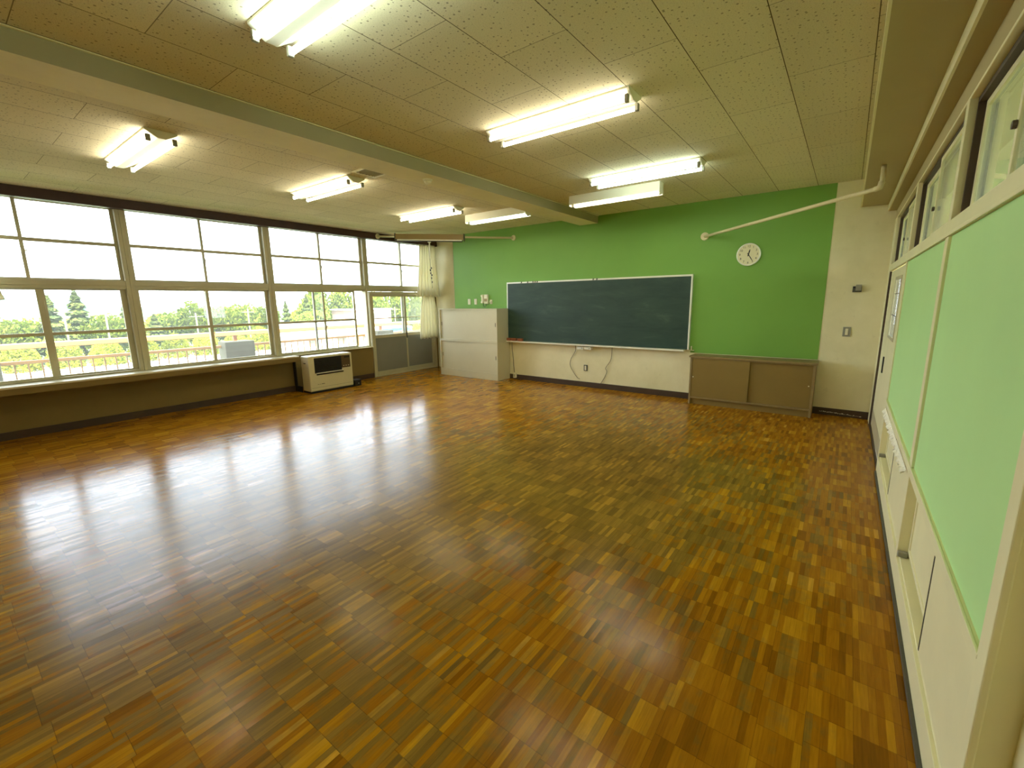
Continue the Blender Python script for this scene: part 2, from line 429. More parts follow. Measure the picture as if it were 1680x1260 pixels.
# balcony door under the last window
dr = struct('door_1', loc=(XL-.06, 6.75, 0))
b = BM().box(XL-.11, XL+.02, 5.802, 5.85, .001, 1.839).box(XL-.11, XL+.02, 7.62, 7.669, .001, 1.839).box(XL-.11, XL+.02, 5.85, 7.62, 1.775, 1.839).box(XL-.11, XL+.01, 5.85, 7.62, .001, .03)
obj('door_frame', b, M['steel_frame'], dr, bevel=.003)
def leafdoor(y0, y1, x):
    b = BM()
    b.box(x-.018, x+.018, y0, y0+.045, .031, 1.774).box(x-.018, x+.018, y1-.045, y1, .031, 1.774)
    b.box(x-.018, x+.018, y0+.045, y1-.045, 1.735, 1.774).box(x-.018, x+.018, y0+.045, y1-.045, .031, .115).box(x-.018, x+.018, y0+.045, y1-.045, .845, .915)
    b.box(x-.012, x+.012, y0+.045, y1-.045, 1.262, 1.28)
    d = obj('door_leaf', b, M['steel_frame'], dr, bevel=.003)
    obj('door_panel', BM().box(x-.008, x+.008, y0+.045, y1-.045, .115, .845), M['door_grey'], d)
    obj('pane', BM().box(x-.002, x+.002, y0+.042, y1-.042, .913, 1.263).box(x-.002, x+.002, y0+.042, y1-.042, 1.279, 1.737), M['glass'], d)
    return d
d = leafdoor(5.851, 6.78, XL-.02); obj('door_handle', BM().box(XL-.002, XL+.012, 6.742, 6.768, .80, .92), M['dgrey'], d, bevel=.003)
leafdoor(6.70, 7.619, XL-.07)

# ------------------------------------------------------------------ right wall
wr = BM()
PY = [(1.44, 1.487), (3.105, 3.175), (5.05, 5.12), (7.02, YF)]
xo = XR+.10
for a, c in PY: wr.box(XR, xo, a, c, .0, 2.516)
segs = [(1.487, 3.105), (3.175, 5.05), (5.12, 7.02)]
for i, (a, c) in enumerate(segs):
    wr.box(XR, xo, a, c, 1.895, 1.965).box(XR, xo, a, c, 2.50, 2.516)
    wr.box(XR+.004, XR+.02, a, c, 1.885, 1.895)
    if i < 2:
        wr.box(XR, xo, a, c, .635, .70).box(XR, xo, a, c, 0, .155)
        wr.box(XR+.012, xo, a, c, .155, .17)
wr.box(XR+.10, XR+.14, YB, 1.44, 1.955, 2.516)
wrp = struct('wall_right', wr, M['frame_cream'], bevel=.0025)
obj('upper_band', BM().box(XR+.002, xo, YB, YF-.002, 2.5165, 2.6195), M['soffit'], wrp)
obj('panel_nosing', BM().box(XR-.008, XR, 1.487, 5.05, .688, .702).box(XR-.008, XR, 1.487, 7.02, 1.884, 1.90), M['frame_cream'], wrp, bevel=.002)
obj('floor_track', BM().box(XR-.012, XR-.0005, 1.44, 5.05, .004, .03), M['dgrey'], wrp)
for a, c in segs[:2]:
    g = obj('green_panel', BM().box(XR+.009, XR+.05, a, c, .70, 1.884), M['pale_green'], wrp)
obj('divider_strip', BM().box(XR-.004, XR+.012, 3.055, 3.095, .702, 1.884), M['frame_cream'], wrp, bevel=.003)
# ventilation hatches near the floor
for n, (a, c) in enumerate(segs[:2]):
    w = struct('window_%d' % (6+n), loc=(XR+.05, (a+c)/2, .17))
    m_ = a+(c-a)*.47
    b = BM()
    b.box(XR+.012, XR+.028, a+.0005, m_, .171, .634)
    obj('hatch_panel', b, M['frame_cream'], w, bevel=.002)
    obj('pull_slot', BM().box(XR+.010, XR+.0121, m_-.012, m_-.001, .18, .60), M['dgrey'], w)
    b = BM(); x0, x1 = XR+.045, XR+.06
    p0, p1 = m_-.05, c-.0005
    b.box(x0, x1, p0, p0+.03, .20, .60).box(x0, x1, p1-.03, p1, .20, .60).box(x0, x1, p0+.03, p1-.03, .57, .60).box(x0, x1, p0+.03, p1-.03, .20, .225)
    f = obj('hatch_frame', b, M['frame_cream'], w, bevel=.002)
    obj('hatch_board', BM().box(x0+.006, x1-.002, p0+.03, p1-.03, .225, .57), M['frame_cream'], f)
    obj('stop_block', BM().box(XR+.001, XR+.044, c-.03, c-.001, .171, .20), M['tube_cap'], w, bevel=.004)
    obj('latch', BM().disc((XR+.03, m_+.06, .215), (0, 0, 1), .008, .03, 12), M['tube_cap'], w)
    obj('back_board', BM().box(XR+.07, XR+.085, a+.0005, c-.0005, .171, .634), M['frame_cream'], w)
# torn strip of white paper hanging under the ledge of the farther hatch
b = BM()
prev = None; N = 150
for i in range(N+1):
    y = 3.22+i*(5.0-3.22)/N
    t0 = .633+random.uniform(-.003, .002); t1 = t0-(.022+.03*abs(math.sin(i*.9))*random.uniform(.3, 1.2))*(.75+.6*i/N)
    x = XR-.010-.008*math.sin(i*1.7)*random.uniform(.4, 1); x2 = XR-.016-.014*math.sin(i*1.1+1)*random.uniform(.4, 1)
    cur = [b.b.verts.new((XR-.0015, y, t0)), b.b.verts.new((x, y, (t0+t1)/2)), b.b.verts.new((x2, y, t1))]
    if prev:
        for k in range(2): b.b.faces.new((prev[k], cur[k], cur[k+1], prev[k+1]))
    prev = cur
o = tag(obj('torn_paper_strip', b, M['chipped']), 'crumpled white torn paper strip hanging under the pale green panel beside the corridor door', 'paper')
o.modifiers.new('thick', 'SOLIDIFY').thickness = .0012
# transom windows
def transom(n, a, c):
    w = struct('window_%d' % n, loc=(XR+.06, (a+c)/2, 1.965))
    z0, z1 = 1.9655, 2.4995; m_ = (a+c)/2
    obj('window_frame', BM().box(XR+.03, XR+.09, a+.0005, c-.0005, 2.475, z1).box(XR+.03, XR+.09, a+.0005, a+.02, z0, 2.475).box(XR+.03, XR+.09, c-.02, c-.0005, z0, 2.475), M['kick'], w)
    for (p0, p1, x) in ((a+.021, m_+.02, XR+.04), (m_-.02, c-.021, XR+.065)):
        b = BM(); t_ = .009
        b.box(x-t_, x+t_, p0, p0+.03, z0, 2.474).box(x-t_, x+t_, p1-.03, p1, z0, 2.474).box(x-t_, x+t_, p0+.03, p1-.03, z0, z0+.035).box(x-t_, x+t_, p0+.03, p1-.03, 2.444, 2.474)
        s = obj('sash', b, M['frame_cream'], w, bevel=.002)
        obj('pane', BM().box(x-.002, x+.002, p0+.028, p1-.028, z0+.033, 2.446), M['tinted_glass'], s)
    obj('latch', BM().disc((XR+.03, m_+.0, 2.16), (-1, 0, 0), .014, .012, 14), M['kick'], w)
transom(8, *segs[0]); transom(9, *segs[1]); transom(10, *segs[2])
# corridor door (far end of the right wall)
d2 = struct('door_2', loc=(XR+.04, 6.0, 0))
b = BM(); x0, x1 = XR+.022, XR+.032
ya, yc = 5.121, 6.985
b.box(x0, x1, ya, 5.60, .03, 1.883).box(x0, x1, 6.25, yc, .03, 1.883).box(x0, x1, 5.60, 6.25, 1.77, 1.883).box(x0, x1, 5.60, 6.25, .03, 1.19)
lf = obj('door_leaf', b, M['frame_cream'], d2, bevel=.002)
obj('pane', BM().box(x0+.004, x0+.007, 5.60, 6.25, 1.19, 1.77), M['glass'], lf)
b = BM()
for y in (5.70, 5.81, 5.92, 6.03, 6.14): b.tube([(x0+.005, y, 1.19), (x0+.005, y, 1.77)], .0018, 8)
b.box(x0+.001, x0+.0035, 5.60, 6.25, 1.40, 1.407).box(x0+.001, x0+.0035, 5.60, 6.25, 1.62, 1.627)
obj('window_bars', b, M['dgrey'], lf)
obj('glass_bead', BM().box(x0-.006, x0-.0005, 5.575, 5.60, 1.165, 1.795).box(x0-.006, x0-.0005, 6.25, 6.275, 1.165, 1.795).box(x0-.006, x0-.0005, 5.60, 6.25, 1.77, 1.795).box(x0-.006, x0-.0005, 5.60, 6.25, 1.165, 1.19), M['steel_frame'], lf)
obj('door_handle', BM().box(x0-.012, x0-.0003, 6.33, 6.38, .76, .94), M['black'], lf, bevel=.004)['label'] = 'black recessed pull'
obj('kick_plate', BM().box(x0-.003, x0-.0003, ya+.01, yc-.01, .035, .22), M['steel_frame'], lf)
obj('door_stop', BM().box(XR+.0, XR+.021, 6.99, 7.018, 0, 1.883).box(XR+.003, XR+.02, ya, 6.98, .0, .028), M['kick'], d2)
# rear door, set back, close to the camera on the right
d3 = struct('door_3', loc=(XR+.09, .5, 0))
obj('door_leaf', BM().box(XR+.075, XR+.10, -.6, 1.44, .03, 1.955), M['frame_cream'], d3, bevel=.003)
obj('door_frame', BM().box(XR+.0, XR+.074, -2.01, -.6, 0, 1.955), M['frame_cream'], d3)
struct('trim_8', BM().box(XR-.006, XR+.012, 1.425, 1.497, .0, 2.516), M['frame_cream'], bevel=.004)

# corridor beyond the right wall
struct('wall_corridor', BM().box(2.6, 2.75, -3, 12, 0, .9).box(2.6, 2.75, -3, 12, 2.5, 3.1).box(2.6, 2.75, -3, -2.6, .9, 2.5).box(2.6, 2.75, .6, .9, .9, 2.5).box(2.6, 2.75, 4.0, 4.3, .9, 2.5).box(2.6, 2.75, 7.6, 7.9, .9, 2.5).box(2.6, 2.75, 11.6, 12, .9, 2.5).box(XR+.10, 2.75, 12, 12.1, 0, .5).box(XR+.10, 2.75, 12, 12.1, 2.6, 3.1).box(.5, 2.75, -3.1, -3, 0, 3.1).box(XR, XR+.08, 7.63, 12, 0, 3.1), M['corridor'])
struct('floor_corridor', BM().box(XR+.12, 2.75, -3.1, 12.1, -.12, -.001), M['corridor_floor'])
struct('ceiling_corridor', BM().box(XR+.121, 2.75, -3.1, 12.1, 3.1, 3.2), M['corridor'])

# ------------------------------------------------------------------ chalkboard
cb = thing('chalkboard', 'long dark green chalkboard in a thin pale frame on the front wall', 'chalkboard', (-3.77, YF-.03, .79))
x0, x1, z0, z1 = -5.575, -1.955, .80, 1.972
obj('writing_surface', BM().box(x0+.02, x1-.02, YF-.05, YF-.02, z0+.01, z1-.02), M['board'], cb)
obj('backing', BM().box(x0+.03, x1-.03, YF-.02, YF-.0045, z0+.02, z1-.03), M['dgrey'], cb)
obj('frame', BM().box(x0, x0+.02, YF-.056, YF-.005, z0, z1).box(x1-.022, x1, YF-.056, YF-.005, z0, z1).box(x0+.02, x1-.022, YF-.056, YF-.005, z1-.028, z1), M['alu'], cb, bevel=.002)
obj('chalk_tray', BM().box(x0-.01, x1-.055, YF-.12, YF-.0215, z0-.014, z0+.004).box(x0-.01, x1-.055, YF-.124, YF-.118, z0-.022, z0+.004), M['white_enamel'], cb, bevel=.002)
obj('hook_rail', BM().box(x0+.02, x1-.022, YF-.062, YF-.0561, z1-.010, z1-.004), M['alu'], cb)
# magnet hooks clipped on the upper rail
hk = None
where = [(-5.20, 'steel hook clip on the chalkboard rail, nearest the left corner of the board'),
         (-5.05, 'steel hook clip on the chalkboard rail, second from the board\'s left corner'),
         (-4.925, 'steel hook clip on the chalkboard rail, left one of the close trio'),
         (-4.875, 'steel hook clip on the chalkboard rail, middle one of the close trio'),
         (-4.825, 'steel hook clip on the chalkboard rail, right one of the close trio'),
         (-3.64, 'steel hook clip on the chalkboard rail, left one of the middle pair'),
         (-3.57, 'steel hook clip on the chalkboard rail, right one of the middle pair')]
for x, lb in where:
    if hk is None:
        hk = thing('rail_hook', lb, 'hook', (x, YF-.06, z1-.004), 'hooks on the chalkboard rail')
        obj('clip', BM().box(x-.011, x+.011, YF-.068, YF-.0625, z1-.024, z1+.004), M['dgrey'], hk, bevel=.001)
        obj('hook', BM().tube([(x, YF-.069, z1-.016), (x, YF-.078, z1-.03), (x, YF-.09, z1-.034), (x, YF-.097, z1-.024)], .0028, 8), M['dgrey'], hk)
    else: dup(hk, (x, YF-.06, z1-.004), lb)
# erasers on the tray
er = None
for x, lb in ((-5.53, 'red brown chalk eraser at the left end of the chalk tray'), (-5.385, 'red brown chalk eraser in the middle of the three on the tray'), (-5.23, 'red brown chalk eraser farthest right of the three on the tray')):
    if er is None:
        er = thing('chalk_eraser', lb, 'eraser', (x, YF-.085, z0+.004), 'erasers on the chalk tray')
        obj('felt', BM().box(x-.058, x+.058, YF-.112, YF-.06, z0+.0045, z0+.026), M['eraser'], er, bevel=.003)
        obj('back', BM().box(x-.06, x+.06, YF-.113, YF-.059, z0+.0262, z0+.058), M['eraser'], er, bevel=.006)
    else: dup(er, (x, YF-.085, z0+.004), lb)
# small boxes under the board
for n, (xa, xb, lb) in enumerate(((-3.93, -3.80, 'small white control box under the chalkboard, the left of two'), (-3.785, -3.65, 'small white control box under the chalkboard, the right of two'))):
    t = thing('control_box', lb, 'box', ((xa+xb)/2, YF-.03, .722), 'white boxes under the chalkboard')
    obj('case', BM().box(xa, xb, YF-.10, YF-.0005, .712, .760), M['white_enamel'], t, bevel=.004)
    obj('button', BM().box(xb-.035, xb-.02, YF-.103, YF-.1002, .728, .742), M['dgrey'], t)
def plate(name, label, x, z, w, h, y=YF, inner=(.018, .045), mm='dgrey'):
    t = thing(name, label, name.split('_')[-1], (x, y-.005, z-h/2))
    obj('cover_plate', BM().box(x-w/2, x+w/2, y-.012, y-.0005, z-h/2, z+h/2), M[mm], t, bevel=.003)
    obj('rocker', BM().box(x-inner[0]/2*2, x+inner[0]/2*2, y-.017, y-.0122, z-inner[1], z+inner[1]), M['ivory'], t, bevel=.002)
    return t
plate('wall_outlet', 'small grey framed wall outlet below the chalkboard', -3.79, .36, .075, .115, inner=(.018, .042), mm='dgrey')
plate('light_switch', 'grey plated light switch with white rocker on cream wall', .022, 1.145, .085, .125, inner=(.016, .042), mm='tube_cap')
plate('wall_switch', 'ivory switch plate on green wall, farthest left above steel cabinet', -6.65, 1.60, .075, .12, YF-.004, (.014, .035), 'ivory')
plate('wall_switch', 'ivory switch plate on green wall between other plate and intercom handset', -6.465, 1.60, .075, .12, YF-.004, (.014, .035), 'ivory')
# intercom handset on the wall
t = thing('intercom_phone', 'ivory wall intercom phone above the steel cabinet', 'phone', (-6.18, YF-.03, 1.55))
obj('base', BM().box(-6.20, -6.095, YF-.05, YF-.0045, 1.55, 1.745), M['ivory'], t, bevel=.008)
hs = obj('handset', BM().box(-6.262, -6.212, YF-.062, YF-.0048, 1.565, 1.742), M['ivory'], t, bevel=.012)
obj('earpiece', BM().box(-6.262, -6.205, YF-.078, YF-.0625, 1.70, 1.74), M['ivory'], t, bevel=.006)
obj('mouthpiece', BM().box(-6.262, -6.205, YF-.078, YF-.0625, 1.565, 1.605), M['ivory'], t, bevel=.006)
obj('keypad', BM().box(-6.185, -6.11, YF-.054, YF-.0505, 1.60, 1.66), M['screen_case'], t)
obj('cord', BM().tube([(-6.23, YF-.03, 1.566), (-6.225, YF-.035, 1.52), (-6.19, YF-.03, 1.485), (-6.16, YF-.03, 1.50), (-6.15, YF-.03, 1.549)], .005, 8), M['dgrey'], t, smooth=True)
t = thing('wall_bell', 'small ivory knob bell just right of the intercom phone', 'bell', (-6.03, YF-.02, 1.56))
obj('plate', BM().box(-6.065, -6.0, YF-.016, YF-.0045, 1.545, 1.635), M['ivory'], t, bevel=.004)
obj('knob', BM().disc((-6.035, YF-.017, 1.592), (0, -1, 0), .022, .025, 20, .006), M['ivory'], t)
# thermostat-like sensor, cream wall right
t = thing('wall_thermostat', 'dark grey two-step thermostat box on cream wall above the light switch', 'thermostat', (.075, YF-.02, 1.655))
obj('base', BM().box(.028, .122, YF-.022, YF-.0005, 1.655, 1.728), M['dgrey'], t, bevel=.003)
obj('cover', BM().box(.058, .118, YF-.05, YF-.0222, 1.672, 1.748), M['tube_cap'], t, bevel=.004)
obj('lens', BM().disc((.043, YF-.0222, 1.715), (0, -1, 0), .011, .012, 16), M['black'], t)
# cables
def cable(label, pts, r=.005, name='cable', m='cable'):
    o = tag(obj(name, BM().tube(pts, r, 8), M[m], smooth=True), label, 'cable', 'loose cables below the chalkboard'); return o
yc_ = YF-.018
def curve(pts, n=8):
    P = [Vector(p) for p in pts]; out = []
    for i in range(len(P)-1):
        p0 = P[max(i-1, 0)]; p1 = P[i]; p2 = P[i+1]; p3 = P[min(i+2, len(P)-1)]
        for k in range(n):
            t = k/n
            out.append(.5*((2*p1)+(p2-p0)*t+(2*p0-5*p1+4*p2-p3)*t*t+(3*p1-p0-3*p2+p3)*t**3))
    out.append(P[-1]); return out
cable('grey cable drooping left of the outlet below the chalkboard', curve([(-4.00, yc_, .785), (-4.00, yc_, .68), (-4.03, yc_, .62), (-4.10, yc_, .50), (-4.11, yc_, .38), (-4.03, yc_, .25), (-3.95, yc_, .16), (-3.90, yc_-.01, .150)]))
cable('grey cable kinked right of the outlet, running down to the baseboard', curve([(-3.27, yc_, .785), (-3.275, yc_, .62), (-3.30, yc_, .52), (-3.37, yc_, .42), (-3.385, yc_, .38), (-3.36, yc_, .33), (-3.39, yc_, .24), (-3.44, yc_, .15), (-3.475, yc_-.01, .095)]))
cable('dark cable hanging down beside the steel cabinet to the white plug', curve([(-5.49, yc_, .785), (-5.485, yc_, .6), (-5.46, yc_, .42), (-5.45, yc_, .25), (-5.43, yc_-.004, .135)]), m='dgrey')
t = thing('cable_plug', 'white plug box on the baseboard beside the steel cabinet', 'plug', (-5.41, YF-.04, .03))
obj('case', BM().box(-5.44, -5.375, YF-.06, YF-.0145, .03, .13), M['ivory'], t, bevel=.004)
obj('pins_plate', BM().box(-5.43, -5.385, YF-.063, YF-.0602, .05, .11), M['steel_frame'], t)

# ------------------------------------------------------------------ clock
cx, cz, cy_ = -1.213, 2.212, YF-.0045
ck = thing('wall_clock', 'round cream wall clock with black numerals on the green wall', 'clock', (cx, cy_, cz-.155))
b = BM(); R = .157
prof = [(R-.004, 0), (R, .012), (R, .035), (R-.006, .042), (R-.014, .040), (R-.016, .030)]
rings = []
for r, d in prof: rings.append([b.b.verts.new((cx+r*math.cos(2*PI*k/64), cy_-d, cz+r*math.sin(2*PI*k/64))) for k in range(64)])
for A_, B_ in zip(rings, rings[1:]):
    for k in range(64): b.b.faces.new((A_[k], A_[(k+1) % 64], B_[(k+1) % 64], B_[k]))
obj('rim', b, M['alu'], ck, smooth=True)
obj('dial', BM().disc((cx, cy_, cz), (0, -1, 0), R-.0155, .031, 64), M['clock_face'], ck)
me_parts = bmesh.new()
for h in range(1, 13):
    cu = bpy.data.curves.new('num', 'FONT'); cu.body = str(h); cu.size = .042; cu.align_x = 'CENTER'; cu.align_y = 'CENTER'; cu.extrude = .0006
    to = bpy.data.objects.new('num', cu); C.objects.link(to); bpy.context.view_layer.update()
    me = bpy.data.meshes.new_from_object(to.evaluated_get(bpy.context.evaluated_depsgraph_get()))
    a = PI/2-h*PI/6
    mt = Matrix.Translation((cx+.113*math.cos(a), cy_-.0318, cz+.113*math.sin(a))) @ Matrix.Rotation(PI/2, 4, 'X')
    me.transform(mt); me_parts.from_mesh(me); bpy.data.objects.remove(to); bpy.data.curves.remove(cu); bpy.data.meshes.remove(me)
obj('numerals', me_parts, M['black'], ck)
def hand(ang, L, w, d, name):
    u = Vector((math.sin(ang), 0, math.cos(ang))); v = Vector((math.cos(ang), 0, -math.sin(ang))); b = BM()
    P = [(-.025, -w), (-.025, w), (L*.7, w*1.15), (L, w*.3), (L, -w*.3), (L*.7, -w*1.15)]
    F = [b.b.verts.new(Vector((cx, cy_-d, cz))+u*p+v*q) for p, q in P]; G = [b.b.verts.new(Vector((cx, cy_-d-.002, cz))+u*p+v*q) for p, q in P]
    b.b.faces.new(F); b.b.faces.new(G[::-1])
    for i in range(6): b.b.faces.new((F[i], G[i], G[(i+1) % 6], F[(i+1) % 6]))
    obj(name, b, M['black'], ck)
hand(math.radians(12.5), .072, .0065, .0335, 'hour_hand'); hand(math.radians(148), .108, .0045, .037, 'minute_hand')
obj('hub', BM().disc((cx, cy_-.033, cz), (0, -1, 0), .009, .009, 20), M['black'], ck)

# ------------------------------------------------------------------ low brown cabinet
lc = thing('low_cabinet', 'low olive brown cabinet with two sliding doors below the clock', 'cabinet', (-1.05, 7.15, 0))
ya_, yb_ = 6.985, YF-.015
obj('top', BM().box(-1.86, -.235, ya_-.012, yb_, .722, .748), M['cab_edge'], lc, bevel=.002)
obj('body', BM().box(-1.842, -1.815, ya_, yb_, .001, .722).box(-.28, -.253, ya_, yb_, .001, .722).box(-1.815, -.28, ya_, yb_, .092, .115).box(-1.815, -.28, yb_-.012, yb_, .115, .722).box(-1.815, -.28, ya_+.004, ya_+.06, .705, .722), M['cab_edge'], lc, bevel=.0015)
obj('plinth', BM().box(-1.814, -.281, ya_+.03, ya_+.05, .001, .0915), M['cab_brown'], lc)
d = obj('door', BM().box(-1.8145, -1.03, ya_+.006, ya_+.024, .116, .7045), M['cab_brown'], lc, bevel=.001)
obj('finger_pull', BM().disc((-1.79, ya_+.006, .425), (0, -1, 0), .008, .003, 16), M['ivory'], d)
d = obj('door', BM().box(-1.08, -.2805, ya_+.03, ya_+.048, .116, .7045), M['cab_brown'], lc, bevel=.001)
obj('finger_pull', BM().disc((-.312, ya_+.03, .425), (0, -1, 0), .008, .003, 16), M['ivory'], d)
tag(obj('wall_bracket', BM().box(-1.93, -1.915, YF-.03, YF-.0045, .79, .86).box(-1.93, -1.88, YF-.03, YF-.0045, .79, .80), M['ivory'], bevel=.002), 'tiny ivory bracket at the lower right corner of the chalkboard', 'bracket')

# ------------------------------------------------------------------ steel cabinets, left front corner
def steel_cab(label, z0, z1, kick):
    xa, xb, y0, y1 = -7.20, -5.555, 6.90, YF-.016
    t = thing('steel_cabinet', label, 'cabinet', ((xa+xb)/2, (y0+y1)/2, z0))
    fz = z0+.028+(kick or 0)
    b = BM().box(xa, xa+.03, y0, y1, z0, z1).box(xb-.022, xb, y0, y1, z0, z1).box(xa+.03, xb-.022, y0, y1, z1-.022, z1).box(xa+.03, xb-.022, y0+.002, y1, z0, fz).box(xa+.03, xb-.022, y1-.01, y1, fz, z1-.022)
    obj('body', b, M['steel_cab'], t, bevel=.002)
    xm = (xa+xb)/2
    for (p, q, yy, hx) in ((xa+.031, xm+.02, y0+.03, xa+.06), (xm-.02, xb-.0225, y0+.010, xb-.05)):
        d = obj('door', BM().box(p, q, yy, yy+.015, fz+.001, z1-.023), M['steel_cab'], t, bevel=.0015)
        zz = (fz+z1)/2
        hl = obj('handle', BM().box(hx-.009, hx+.009, yy-.003, yy-.0003, zz-.045, zz+.045), M['steel_frame'], d, bevel=.001)
        obj('slot', BM().box(hx-.005, hx+.006, yy-.0045, yy-.0031, zz-.036, zz+.036), M['black'], d)
    return t
steel_cab('pale grey steel cabinet standing on the floor, lower of the stacked pair', .001, .783, .12)
steel_cab('pale grey steel cabinet on top of the other, upper of the stacked pair', .785, 1.455, 0)

# ------------------------------------------------------------------ heater
ht = thing('kerosene_heater', 'cream kerosene heater with dark louvred grille under the windows', 'heater', (-7.74, 4.49, 0))
hx0, hx1, hy0, hy1 = -7.87, -7.60, 4.055, 4.93
obj('casing', BM().box(hx0, hx1, hy0, hy1, .03, .672), M['heater'], ht, bevel=.018)
obj('base', BM().box(hx0+.01, hx1+.012, hy0+.01, hy1-.01, .001, .032), M['black'], ht, bevel=.004)
g = obj('grille', BM().box(hx1+.0005, hx1+.004, 4.16, 4.70, .36, .635), M['dark'], ht)
b = BM()
for i in range(10):
    z = .385+i*.025; b.prism([(hx1+.004, z), (hx1+.016, z-.006), (hx1+.017, z-.003), (hx1+.004, z+.004)], 1, 4.165, 4.695)
obj('louvre', b, M['dark'], g)
obj('outlet_lip', BM().box(hx1+.004, hx1+.024, 4.18, 4.72, .352, .366), M['alu'], ht, bevel=.003)
obj('outlet_slot', BM().box(hx1+.0005, hx1+.006, 4.19, 4.73, .322, .345), M['black'], ht)
p = obj('control_panel', BM().box(hx1+.0005, hx1+.006, 4.70, 4.885, .40, .635), M['heater_panel'], ht, bevel=.002)
obj('display', BM().box(hx1+.0062, hx1+.008, 4.76, 4.87, .585, .612), M['black'], p)
for i in range(3): obj('button', BM().box(hx1+.0062, hx1+.009, 4.73+i*.05, 4.755+i*.05, .43, .445), M['steel_frame'], p)
obj('maker_mark', BM().box(hx1+.0004, hx1+.0012, 4.19, 4.225, .150, .156).box(hx1+.0004, hx1+.0012, 4.235, 4.26, .150, .156).box(hx1+.0004, hx1+.0016, 4.272, 4.33, .149, .160), M['dgrey'], ht)
obj('door_seam', BM().box(hx1+.0002, hx1+.0008, 4.08, 4.905, .095, .098), M['dgrey'], ht)
obj('side_handle', BM().box(-7.77, -7.70, hy0-.004, hy0-.0002, .54, .553), M['black'], ht)
t = tag(obj('heater_duct_panel', BM().box(XL+.002, XL+.09, 4.035, 4.053, .11, .66).box(XL+.0135, XL+.255, 4.035, 4.053, .001, .11), M['black'], bevel=.003), 'black duct panel squeezed between the window shelf and heater', 'panel')
t = thing('floor_box', 'small black box on the floor at the right side of heater', 'box', (-7.66, 5.02, 0))
obj('case', BM().box(-7.74, -7.585, 4.945, 5.09, .001, .112), M['black'], t, bevel=.006)
obj('socket', BM().disc((-7.585, 5.03, .05), (1, 0, 0), .009, .004, 12), M['alu'], t)
obj('lid', BM().box(-7.745, -7.58, 4.94, 5.095, .1125, .12), M['dark'], t, bevel=.002)

# ------------------------------------------------------------------ curtains
def curtain(name, label, yt0, yt1, yb0, yb1, zt, zb, x, pleats, amp, waist=None, flare=1.0, group=None):
    t = thing(name, label, 'curtain', (x, (yt0+yt1)/2, zb), group)
    b = BM(); NU, NV = pleats*10, 26; G_ = []
    for j in range(NV+1):
        v = j/NV; row = []
        z = zt+(zb-zt)*v
        e = v if waist is None else v
        y0 = yt0+(yb0-yt0)*(e**flare); y1 = yt1+(yb1-yt1)*(e**flare)
        if waist:
            k = math.exp(-((v-waist[0])/.22)**2)*waist[1]; ym = (y0+y1)/2
            y0 += (ym-y0)*k; y1 += (ym-y1)*k
        for i in range(NU+1):
            u = i/NU
            ph = 2*PI*pleats*u+.5*math.sin(3*u+2*v)
            row.append(b.b.verts.new((x+amp*(.55+.6*v)*math.sin(ph)+.01*math.sin(7*u), y0+(y1-y0)*u+.012*math.sin(2*ph+v*2), z+.008*math.sin(ph*1.0+1)*v)))
        G_.append(row)
    for j in range(NV):
        for i in range(NU): b.b.faces.new((G_[j][i], G_[j][i+1], G_[j+1][i+1], G_[j+1][i]))
    o = obj('cloth', b, M['curtain'], t, smooth=True)
    m = o.modifiers.new('thick', 'SOLIDIFY'); m.thickness = .002
    # gathered heading tape
    b = BM()
    b.box(x-.012, x+.012, yt0, yt1, zt-.03, zt+.002)
    obj('heading_tape', b, M['curtain'], t)
    return t
curtain('curtain', 'short cream upper curtain bunched beside the front corner pillar', 7.09, 7.56, 6.95, 7.70, 2.90, 1.73, -7.94, 7, .035)
curtain('curtain', 'cream lower curtain hanging beneath the short one, over the balcony door', 7.10, 7.60, 7.02, 7.63, 1.82, .75, -8.00, 6, .03, waist=(.05, .25))
curtain('curtain', 'short cream upper curtain drawn across the window at the left edge of the picture', -1.98, .50, -1.97, .64, 2.90, 1.70, -7.94, 24, .03, flare=1.6)
curtain('curtain', 'long cream lower curtain drawn behind the camera beneath the upper one at left', -1.98, .40, -1.97, .42, 1.84, .74, -8.04, 24, .022)

# ------------------------------------------------------------------ diagonal pipes
P0 = Vector((XL+.135, 6.02, 2.968)); P1 = Vector((-5.42, YF-.0045, 2.83)); D_ = (P1-P0).normalized()
t = thing('diagonal_pipe', 'ivory pipe spanning the left front corner from curtain box to green wall', 'pipe', P0)
obj('pipe', BM().tube([P0+Vector((.008, 0, 0)), P1+Vector((0, -.008, 0))], .019, 16), M['pipe'], t, smooth=True)
obj('flange', BM().disc(P0-Vector((.004, 0, 0)), (1, 0, 0), .052, .018, 28, .004), M['pipe'], t)
obj('flange', BM().disc(P1, (0, -1, 0), .052, .018, 28, .004), M['pipe'], t)
Q0 = Vector((-1.83, YF-.0045, 2.52)); Q1 = Vector((.13, 5.15, 2.52)); Q2 = Vector((.13, 5.15, 2.699))
t = thing('diagonal_pipe', 'ivory pipe above the clock, rising from a round flange to an elbow', 'pipe', Q0)
d_ = (Q1-Q0).normalized()
obj('pipe', BM().tube([Q0-Vector((0, .006, 0)), Q0+d_*.5, Q1-d_*.05, Q1-d_*.015+Vector((0, 0, .006)), Q1+Vector((0, 0, .03)), Q2], .019, 16), M['pipe'], t, smooth=True)
obj('elbow', BM().tube([Q1-d_*.06, Q1-d_*.018+Vector((0, 0, .004)), Q1+Vector((0, 0, .05))], .024, 16), M['pipe'], t, smooth=True)
obj('flange', BM().disc(Q0, (0, -1, 0), .058, .018, 28, .004), M['pipe'], t)
